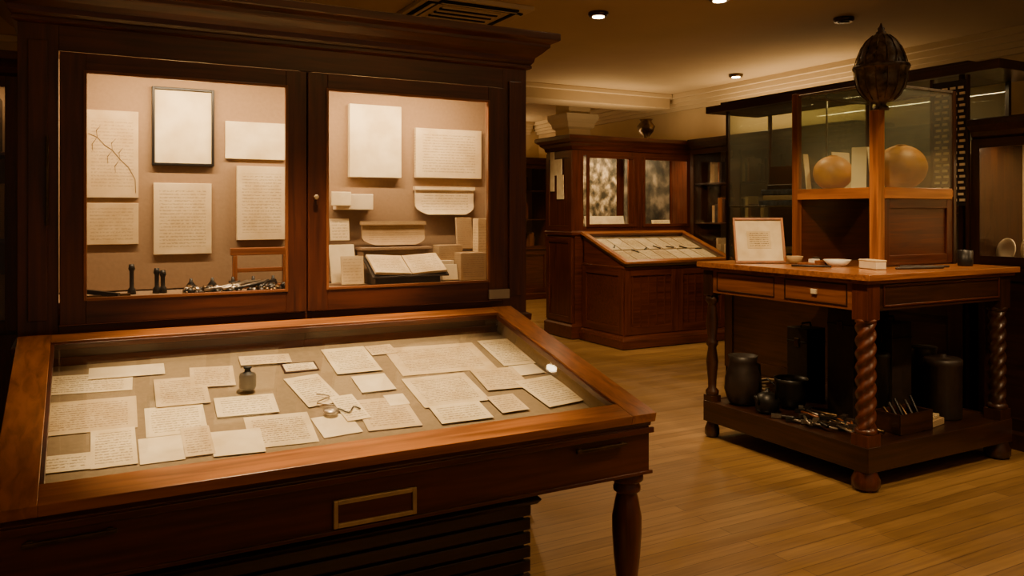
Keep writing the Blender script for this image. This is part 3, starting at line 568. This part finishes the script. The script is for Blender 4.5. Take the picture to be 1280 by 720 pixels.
b=B("stoneware_crock",0); b.lathe((5.03,3.44,zs),[(.07,0),(.09,.02),(.095,.3),(.08,.36),(.085,.4),(.075,.4)],LEATH); b.done()
b=B("stacked_ledgers",.003)
for i in range(7): b.ob((4.98,3.72,zs+.021+i*.042),(.22,.28,.038),random.choice([LEATH,MAH[1],PD,WAL[1]]),(0,0,random.uniform(-9,9)))
b.done()
b=B("coiled_rope",0)
b.tube([(4.30+.09*math.cos(i*.5),4.12+.07*math.sin(i*.5),zs+.012+.0018*i) for i in range(60)],.011,PD,8); b.done()

# ------------------------------------------------------------------ ceiling fixtures
b=B("ceiling_air_cassette",.004); cx,cy=2.80,6.1
b.box(cx-.46,cx+.46,cy-.46,cy+.46,H-.035,H-.001,TRIM)
for k in range(4):
    b.M=Matrix.Translation((cx,cy,0))@Matrix.Rotation(k*math.pi/2,4,'Z')
    b.box(-.34,.34,-.42,-.33,H-.05,H-.034,SLOT); b.ob((0,-.375,H-.052),(.66,.06,.008),TRIM,(18,0,0))
b.M=Matrix.Identity(4)
for i in range(9): b.box(cx-.26,cx+.26,cy-.25+i*.058,cy-.225+i*.058,H-.05,H-.034,SLOT if i%2 else TRIM)
b.done()
EM=flat("lamp_lens",(1,.85,.6),.4,emit=(1,.74,.42),es=30)
LC=(1,.67,.33)
def downlight(x,y,tgt,energy,deg=70,blend=.6,rad=.06,dark=False,col=LC):
    b=B("recessed_downlight",0)
    b.lathe((x,y,H-.035),[(.055,0),(.075,.0),(.085,.012),(.085,.034)],BRZ,28)
    b.lathe((x,y,H-.040),[(.050,0),(.050,.004)],BLK if dark else EM,24); b.done()
    if energy<=0: return
    l=D.lights.new("downlight_lamp","SPOT"); l.energy=energy; l.color=col; l.spot_size=math.radians(deg); l.spot_blend=blend; l.shadow_soft_size=rad
    o=D.objects.new("downlight_lamp",l); o.location=(x,y,H-.11); SC.collection.objects.link(o)
    o.rotation_euler=(Vector(tgt)-o.location).to_track_quat('-Z','Y').to_euler()
def area(name,loc,rot,sx,sy,e,col=LC):
    l=D.lights.new(name,"AREA"); l.shape='RECTANGLE'; l.size=sx; l.size_y=sy; l.energy=e; l.color=col
    o=D.objects.new(name,l); o.location=loc; o.rotation_euler=[math.radians(a) for a in rot]; SC.collection.objects.link(o)
downlight(.85,2.78,(.85,3.0,.9),480,50,.5,col=(1,.71,.39))
downlight(4.365,4.69,(4.3,3.6,1.2),120,70)
downlight(2.6,2.9,(4.0,3.6,1.2),270,48)
downlight(4.9,2.9,(4.8,3.45,1.8),110,50)
downlight(3.6,1.2,(3.6,2.4,0),230,85)
downlight(3.83,5.56,(5.9,7.8,1.1),450,55)  # added downlight, placed so its reflection makes a highlight in the desk glass
downlight(3.15,6.4,(3.3,6.0,0),240,100)
downlight(5.8,4.71,(0,0,0),0,dark=True)
downlight(7.0,7.24,(6.6,6.6,0),70,110)
downlight(5.2,11.2,(5.2,11.5,0),290,120)
for x in (.41,1.40): area("cabinet_strip_lamp",(x,CY0+.065,2.185),(24,0,0),.8,.03,17,(1,.69,.37))
area("museum_cabinet_lamp",(6.25,8.36,2.28),(12,0,0),1.6,.04,16)
area("side_cabinet_lamp",(5.55,2.3,2.04),(0,0,0),.04,1.8,18)
area("added_bookcase_fill",(-.3,5.26,2.28),(15,0,0),2.8,.04,14)  # added fill light to lift the bookcase out of black
area("added_showcase_fill",(5.6,4.5,2.49),(0,0,0),.04,1.9,16)  # added fill light to brighten the showcase glass and contents
area("side_wall_cabinet_lamp",(7.15,4.2,2.24),(0,-15,0),.04,2.0,12)
area("added_ceiling_fill",(7.25,6.8,2.53),(180,0,0),.3,2.2,18)  # added upward fill lights on the cabinet tops to brighten the ceiling
area("added_ceiling_fill",(6.3,8.72,2.53),(180,0,0),1.6,.15,10)
area("added_ceiling_fill",(5.8,12.7,2.60),(180,0,0),2.2,.3,24)
area("added_ceiling_fill",(3.2,12.7,2.60),(180,0,0),2.2,.3,18)
area("added_ceiling_fill",(.9,3.95,2.50),(180,0,0),1.8,.15,6)
area("added_ambient_fill",(2.4,-1.2,2.1),(180,0,0),1.6,1.2,80)  # added unseen fill behind the camera to raise the ambient light
w=D.worlds.new("dim_gallery"); SC.world=w; w.use_nodes=True; bg=w.node_tree.nodes["Background"]; bg.inputs[0].default_value=(1,.70,.42,1); bg.inputs[1].default_value=.12
# ------------------------------------------------------------------ camera
cam=D.cameras.new("camera"); cam.sensor_width=36; cam.lens=28.125; cam.shift_y=-94/1280; cam.clip_start=.05
o=D.objects.new("camera",cam); o.location=(0,0,1.55); o.rotation_euler=(math.pi/2,0,math.radians(-28.4)); SC.collection.objects.link(o); SC.camera=o
